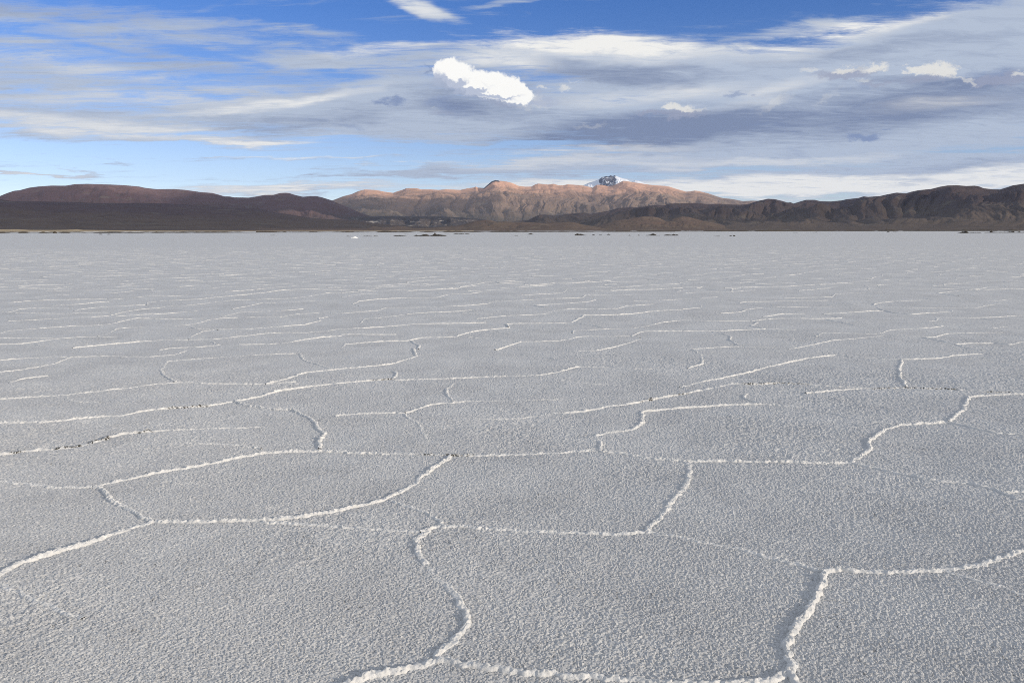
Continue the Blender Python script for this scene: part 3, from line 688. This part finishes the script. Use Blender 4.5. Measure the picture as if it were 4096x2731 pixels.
# crag on the pink mountain's left shoulder, cliff shade put into its colour
m_crag = hill_material('shaded_crag_rock', (.05, .045, .06), (.05, .05, .06), (.07, .065, .075), streak=(.3, .28, .28), hmax=1700, dark=(.05, .05, .06), pale=.5, sc1=.004)
tag(make_range('crag', crop(1024, [(2070,190),(2095,166),(2130,135),(2165,106),(2200,94),(2232,99),(2246,120),(2240,140),(2215,150),(2240,175)][:7] + [(2256,150),(2262,185)]), 25100, 25800, m_crag, [(0, 0), (.2, .6), (.6, .85), (1, 1)], .08, .12, nu=160, nt=60, seed=111, fs=.2),
    'rocky crag coloured dark for its shaded cliff on the left shoulder of the pinkish mountain', 'crag', kind='structure')
# pale sandy slope along the left shore
m_sand = hill_material('shore_sand_earth', (.42, .33, .21), (.48, .37, .24), (.5, .4, .28), hmax=30, dark=(.3, .24, .16), sc1=.004)
tag(make_range('sand_slope', crop(0, [(-400,540),(0,547),(150,545),(260,551),(480,552),(620,550),(700,545),(760,551),(1200,557),(2352,560)]) + crop(1024, [(800,559),(2000,558)]), 2450, 2900, m_sand, [(0, 0), (1, 1)], .02, .05, nu=400, nt=20, seed=131, fs=.2),
    'low strip of pale sand along the far left shore', 'sand', kind='structure')

# low dark badlands between the foothills and the mountains
m_bad = hill_material('badland_earth', (.09, .08, .075), (.10, .085, .08), (.12, .10, .09), streak=(.55, .48, .40), hmax=250, dark=(.05, .045, .05), pale=.8, sc1=.0022)
tag(make_range('badlands', crop(1024, [(300,470),(450,455),(600,440),(750,430),(900,427),(1100,424),(1300,421),(1500,424),(1700,428),(1900,437),(2050,450),(2200,470),(2352,500)]) + crop(2048, [(120,525),(260,548)]), 8800, 12200, m_bad, [(0, 0), (.4, .45), (.8, .9), (1, 1)], .12, .30, nu=500, nt=70, seed=151, fs=.45),
    'low dark blue brown badlands with pale scars under the middle mountains', 'hills', kind='structure')

# low tan knolls on the near slopes
m_knoll = hill_material('knoll_earth', (.13, .095, .075), (.17, .115, .09), (.28, .185, .13), hmax=250, dark=(.2, .16, .11))
for nm, sil, d0, d1, sd in (
    ('knoll', crop(2048, [(600,553),(740,525),(850,495),(950,466),(1100,446),(1200,427),(1300,430),(1350,440),(1410,470),(1450,470),(1480,448),(1560,428),(1620,432),(1740,465),(1850,485),(2000,520),(2100,553)]), 3900, 5200, 3),
    ('knoll', crop(1024, [(880,554),(1000,540),(1070,516),(1150,530),(1220,525),(1300,515),(1360,518),(1450,535),(1600,532),(1750,518),(1850,512)]) + crop(2048, [(-430,497),(-350,470),(-270,460),(-200,460),(-140,478),(-60,472),(0,478),(150,480),(300,490),(500,478),(560,480),(640,500),(760,520),(900,553)]), 3000, 4300, 4)):
    o = make_range(nm, sil, d0, d1, m_knoll, [(0, 0), (.3, .15), (.7, .6), (1, 1)], .16, .30, nu=420, nt=60, seed=sd, fs=.3)
    tag(o, 'low tan knolls at the foot of the hills', 'hills', kind='structure')

# ------------------------------------------------------------------ unseen clouds added right of the frame to shade the hills
m_deck = bpy.data.materials.new('shading_deck'); m_deck.use_nodes = True
k = NT(m_deck.node_tree); k.n.remove(k.n['Principled BSDF'])
d_ = k.new('ShaderNodeBsdfDiffuse'); d_.inputs[0].default_value = (.9, .9, .92, 1)
tr = k.new('ShaderNodeBsdfTransparent'); mx = k.new('ShaderNodeMixShader')
at_ = k.new('ShaderNodeAttribute', attribute_name='thin').outputs['Fac']
k.put(mx.inputs[0], k.math('SUBTRACT', 1.0, at_, clamp=True)); k.l.new(d_.outputs[0], mx.inputs[1]); k.l.new(tr.outputs[0], mx.inputs[2])
k.put(mx.inputs[0], at_)
k.l.new(mx.outputs[0], k.n['Material Output'].inputs['Surface'])
def shading_cloud(label, pts, alt, width, thin, seed):
    """a long lumpy cloud out of view, added so its shadow falls along the ground points pts (x, y, z, half width)"""
    P_ = np.array(pts, float); t = (alt - P_[:, 2]) / S.z
    C_ = P_[:, :3] + t[:, None] * np.array(S)[None]
    n_, m_ = 120, 40
    q = np.linspace(0, 1, n_); src = np.linspace(0, 1, len(P_))
    cx = np.stack([np.interp(q, src, C_[:, i]) for i in range(3)], 1); hw = np.interp(q, src, P_[:, 3])
    tn = np.gradient(cx, axis=0); tn[:, 2] = 0; tn /= np.linalg.norm(tn, axis=1)[:, None]
    nn = np.stack([-tn[:, 1], tn[:, 0]], 1)
    ang = np.linspace(0, 2 * math.pi, m_ + 1)[:-1][None]
    tap = np.clip(1 - np.abs(q * 2 - 1) ** 6, 0.0, 1)[:, None] ** .5
    qq = (q * 20)[:, None]
    rad = hw[:, None] * tap * (1 + .28 * fbm(qq * .8 + ang * 0, np.cos(ang) * 1.5 + 4 + np.sin(ang) * 1.7, 4, seed))
    up = width * tap * (1 + .5 * fbm(qq * 1.3, np.sin(ang) * 2 + 9 + np.cos(ang), 4, seed + 5))
    X = cx[:, :1] + nn[:, :1] * rad * np.cos(ang); Y = cx[:, 1:2] + nn[:, 1:2] * rad * np.cos(ang)
    Z = cx[:, 2:3] + up * np.sin(ang)
    o = mesh_obj('cloud', np.stack([X, Y, Z], -1).reshape(-1, 3), grid_quads(n_, m_, True), m_deck,
                 attrs={'thin': np.full(n_ * m_, thin)})
    return tag(o, label, 'cloud')
def at_(Xp, D, z=0.0, hw=900.0):
    a, e = azel(Xp, 900.0, 4096.0); return (D * math.sin(float(a)), D * math.cos(float(a)), z, hw)
if True:
    shading_cloud('unseen wide grey cloud added to throw the foothills into shade', [at_(-900, 5500, 60, 2600), at_(300, 5600, 60, 2300), at_(1100, 6000, 60, 1700), at_(1900, 6800, 40, 1100)], 2700, 260, .30, 1)
    shading_cloud('unseen thin cloud added to dim the flat topped hills', [at_(-900, 12000, 500, 3600), at_(400, 12200, 500, 3200), at_(1250, 13500, 300, 2700)], 4200, 220, .66, 2)
    shading_cloud('unseen broken cloud added to dim the rounded hills', [at_(1900, 6800, 100, 900), at_(2700, 8300, 150, 1900), at_(3500, 8300, 250, 2300), at_(4500, 8300, 300, 2500)], 2900, 260, .80, 3)
    shading_cloud('unseen high thin cloud added to dim the left shoulder of the middle mountains', [at_(1150, 21500, 600, 1500), at_(1500, 21000, 700, 1700), at_(1850, 20500, 500, 1300)], 5200, 220, .55, 6)
    shading_cloud('unseen cloud added to shade the low land under the middle mountains', [at_(500, 12500, 100, 1900), at_(1300, 12800, 100, 2300), at_(2000, 13500, 100, 1900), at_(2500, 14500, 100, 900)], 3500, 220, .30, 4)
# ------------------------------------------------------------------ haze: the air up to the hills
bm_ = np.array([(x, y, z) for x in (-34000, 34000) for y in (-34000, 34000) for z in (-5, 2260)], float)
m_haze = bpy.data.materials.new('haze_air'); m_haze.use_nodes = True
k = NT(m_haze.node_tree); k.n.remove(k.n['Principled BSDF'])
v = k.new('ShaderNodeVolumePrincipled'); v.inputs['Color'].default_value = (.50, .66, 1.0, 1); v.inputs['Density'].default_value = .7e-5
v.inputs['Anisotropy'].default_value = .3
k.l.new(v.outputs[0], k.n['Material Output'].inputs['Volume'])
hz = mesh_obj('haze', bm_, np.array([[0, 1, 3, 2], [4, 6, 7, 5], [0, 4, 5, 1], [2, 3, 7, 6], [0, 2, 6, 4], [1, 5, 7, 3]]), m_haze, smooth=False)
tag(hz, 'thin blue haze in the air before the hills', 'haze', kind='stuff')

# ------------------------------------------------------------------ mud heaps, banks
m_mud, k, b = material('dark_mud')
P = world_pos(k)
c = k.mix(k.rng(k.noise(P, 3, 4, .6), .4, .7), (.03, .026, .02), (.075, .062, .048))
k.put(b.inputs['Base Color'], c); b.inputs['Roughness'].default_value = .95

def heap(x0, x1, yb, hpx, seed, name, mat, spire=0.0, rough=1.0):
    """a low heap of clods; picture extent in 4096-wide pixels"""
    xa, ya = ground(x0, yb, 4096.0); xb, yb_ = ground(x1, yb, 4096.0)
    cx, cy = (xa + xb) / 2, (ya + yb_) / 2
    hpx = hpx * (1.1 if mat.name == 'dark_mud' else 1.0)
    D = math.hypot(cx, cy); L = math.hypot(xb - xa, yb_ - ya) / 2
    Hh = 1.5 * hpx * D / (FPX * 4)
    dep = max(min(L, 1.4), .5)
    nu, nv = int(min(140, max(22, L * 10))), 15
    u = np.linspace(-1, 1, nu); v = np.linspace(-1, 1, nv)
    U, V = np.meshgrid(u, v, indexing='xy')
    s = U * L
    out = np.clip(1 - np.abs(U) ** 4, 0, 1) ** .6 * np.clip(1 - V ** 2, 0, 1) ** .7
    n = .62 + .38 * fbm(s / .55, V * 1.3, 3, seed) + .25 * vnoise(s / .22, V * 3, seed + 3)
    n *= np.clip(.75 + .6 * vnoise(s / 1.6, s * 0, seed + 5), .25, 1.3)
    z = Hh * 1.25 * out * n
    if spire: z = np.maximum(z, Hh * spire * np.clip(1 - np.abs(s) / .35, 0, 1) * np.clip(1 - np.abs(V), 0, 1) ** .5)
    depv = dep * (1 + .3 * vnoise(s / .9, s * 0 + V * .7, seed + 7))
    X = s; Y = V * depv
    co = np.stack([X, Y, z - .03], -1).reshape(-1, 3)
    o = mesh_obj(name, co, grid_quads(nv, nu), mat, smooth=False)
    o.location = (cx, cy, 0); o.rotation_euler = (0, 0, math.atan2(yb_ - ya, xb - xa))
    return o
def c7(a, bb, y, h): return (1400 + a / 3.92, 1400 + bb / 3.92, 900 + y / 3.92, h / 3.92)
def c8(a, bb, y, h): return (2200 + a / 2.94, 2200 + bb / 2.94, 900 + y / 2.94, h / 2.94)
def cr(x0, a, bb, y, h): return (x0 + a / 2.297, x0 + bb / 2.297, 680 + y / 2.297, h / 2.297)
HEAPS = [
 (cr(0, 485, 512, 582, 12), 'small upright dark mud heap on the shore below the flat topped hills'),
 (cr(0, 912, 934, 594, 5), 'tiny dark mud clod, first out on the salt from the left'),
 (cr(0, 990, 1012, 594, 5), 'tiny dark mud clod just right of the first one on the salt'),
 (cr(1024, 138, 172, 601, 8), 'small lone dark mud heap far left of the long rows'),
 (cr(1024, 835, 888, 611, 5), 'flat thin mud heap beside the white salt pile'),
 (c7(210, 346, 180, 17), 'humped dark mud heap just right of the white salt pile'),
 (c7(372, 432, 179, 9), 'small low mud heap right of the humped one'),
 (c7(680, 886, 176, 14), 'level row of dark clods left of the longest heap'),
 (c7(1000, 1510, 176, 20), 'longest dark mud heap with an uneven top, left of the middle'),
 (c7(858, 905, 145, 6), 'thin far mud heap behind the gap left of the longest heap'),
 (c7(1488, 1556, 142, 8), 'small far mud heap behind the right end of the longest heap'),
 (c7(1625, 1872, 142, 10), 'straight far strip of mud clods right of the longest heap'),
 (cr(2048, 24, 56, 605, 4), 'thin flat mud patch near the middle of the salt'),
 (cr(2048, 142, 202, 593, 5), 'thin far mud strip near the middle of the salt'),
 (c8(180, 204, 124, 5), 'tiny mud clod left of the heap under the snowy peak'),
 (c8(288, 438, 123, 15), 'ragged dark mud heap below and left of the snowy peak'),
 (c8(494, 530, 121, 6), 'small mud heap right of the ragged heap'),
 (c8(578, 612, 117, 5), 'tiny far mud heap between two small ones'),
 (c8(666, 710, 117, 8), 'small blocky mud heap below the snowy peak'),
 (c8(922, 948, 126, 4), 'tiny flat clod left of the pair of long heaps'),
 (c8(1034, 1056, 125, 7), 'tiny round clod touching the pair of long heaps on their left'),
 (c8(1122, 1298, 125, 14), 'left one of the pair of long dark mud heaps right of the middle'),
 (c8(1334, 1514, 125, 13), 'right one of the pair of long dark mud heaps right of the middle'),
 (c8(1912, 2000, 134, 12), 'rounded black mud heap standing alone on the right'),
 (c8(2106, 2142, 132, 6), 'left half of the small split mud heap on the right'),
 (c8(2150, 2180, 132, 6), 'right half of the small split mud heap on the right'),
 (cr(3072, 230, 272, 576, 5), 'thin mud strip close to the right shore'),
 (cr(3072, 404, 456, 575, 5), 'thin mud strip under the right hills, second along the shore'),
 (cr(3072, 1090, 1118, 573, 5), 'tiny mud clod under the high rounded hills'),
 (cr(3072, 1148, 1192, 573, 6), 'small mud heap under the high rounded hills'),
 (cr(3072, 1740, 1962, 581, 9), 'long low mud row at the right edge, nearer part'),
 (cr(3072, 1985, 2400, 577, 7), 'long low mud row running out of the right edge, farther part'),
]
for i, (q, lab) in enumerate(HEAPS):
    tag(heap(*q, seed=100 + i * 7, name='mud_heap', mat=m_mud), lab, 'mud heap', 'dark mud heaps out on the salt flat')
o = heap(*c7(1306, 1358, 149, 7), seed=77, name='mud_heap', mat=m_mud, spire=3.4)
tag(o, 'mud heap with a thin upright spike behind the longest heap', 'mud heap', 'dark mud heaps out on the salt flat')
m_pile, k, b = material('pile_salt')
k.put(b.inputs['Base Color'], k.mix(k.noise(world_pos(k), 4, 4), (.8, .79, .75), (.88, .87, .84)))
b.inputs['Roughness'].default_value = .8
tag(heap(*c7(20, 118, 210, 17), seed=321, name='salt_pile', mat=m_pile), 'small bright white salt pile left of the dark heaps', 'salt pile')

# dark banks along the far shore
m_bank, k, b = material('bank_earth')
k.put(b.inputs['Base Color'], k.mix(k.noise(world_pos(k), .05, 4), (.03, .025, .02), (.09, .07, .05)))
b.inputs['Roughness'].default_value = .95
def bank(name, pts, hpx, seed, gap=.0, mat=None, dep=8.):
    X = np.array([p[0] for p in pts], float); Y = np.array([p[1] for p in pts], float)
    xs = np.linspace(X[0], X[-1], 900)
    gx_, gy_ = ground(xs, np.interp(xs, X, Y), 4096.0)
    D = np.hypot(gx_, gy_)
    h = 1.5 * hpx * D / (FPX * 4) * np.clip(.65 + 1.0 * fbm(xs / 45, xs * 0, 4, seed) - gap, -.2 if gap > .2 else .28, 1.6)
    v = np.array([-1, -.5, 0, .5, 1])[:, None]
    prof = 1 - np.abs(v) ** 2
    ux, uy = gx_ / D, gy_ / D
    co = np.stack([gx_[None] + ux[None] * v * dep, gy_[None] + uy[None] * v * dep, h[None] * prof - .06], -1).reshape(-1, 3)
    return mesh_obj(name, co, grid_quads(5, 900), mat or m_bank)
for i, (pts, hp, gp) in enumerate([
    ([(-300, 934), (200, 933.0), (600, 932.5), (1024, 931)], 3.2, .05),
    ([(1024, 930.6), (1700, 929.4), (2300, 928.2), (2700, 927.4)], 3.2, .05),
    ([(2500, 927.0), (3000, 926.0), (3400, 925.2), (4300, 924.4)], 3.4, -.15),
    ([(-300, 929.4), (500, 928.6), (1400, 927.0)], 1.6, .25),
    ([(2000, 925.6), (2700, 925.0), (3300, 923.9)], 1.4, .3)]):
    tag(bank('shore_bank', pts, hp, 400 + i * 11, gp), 'thin dark earth bank along the far edge of the salt', 'bank', kind='structure')
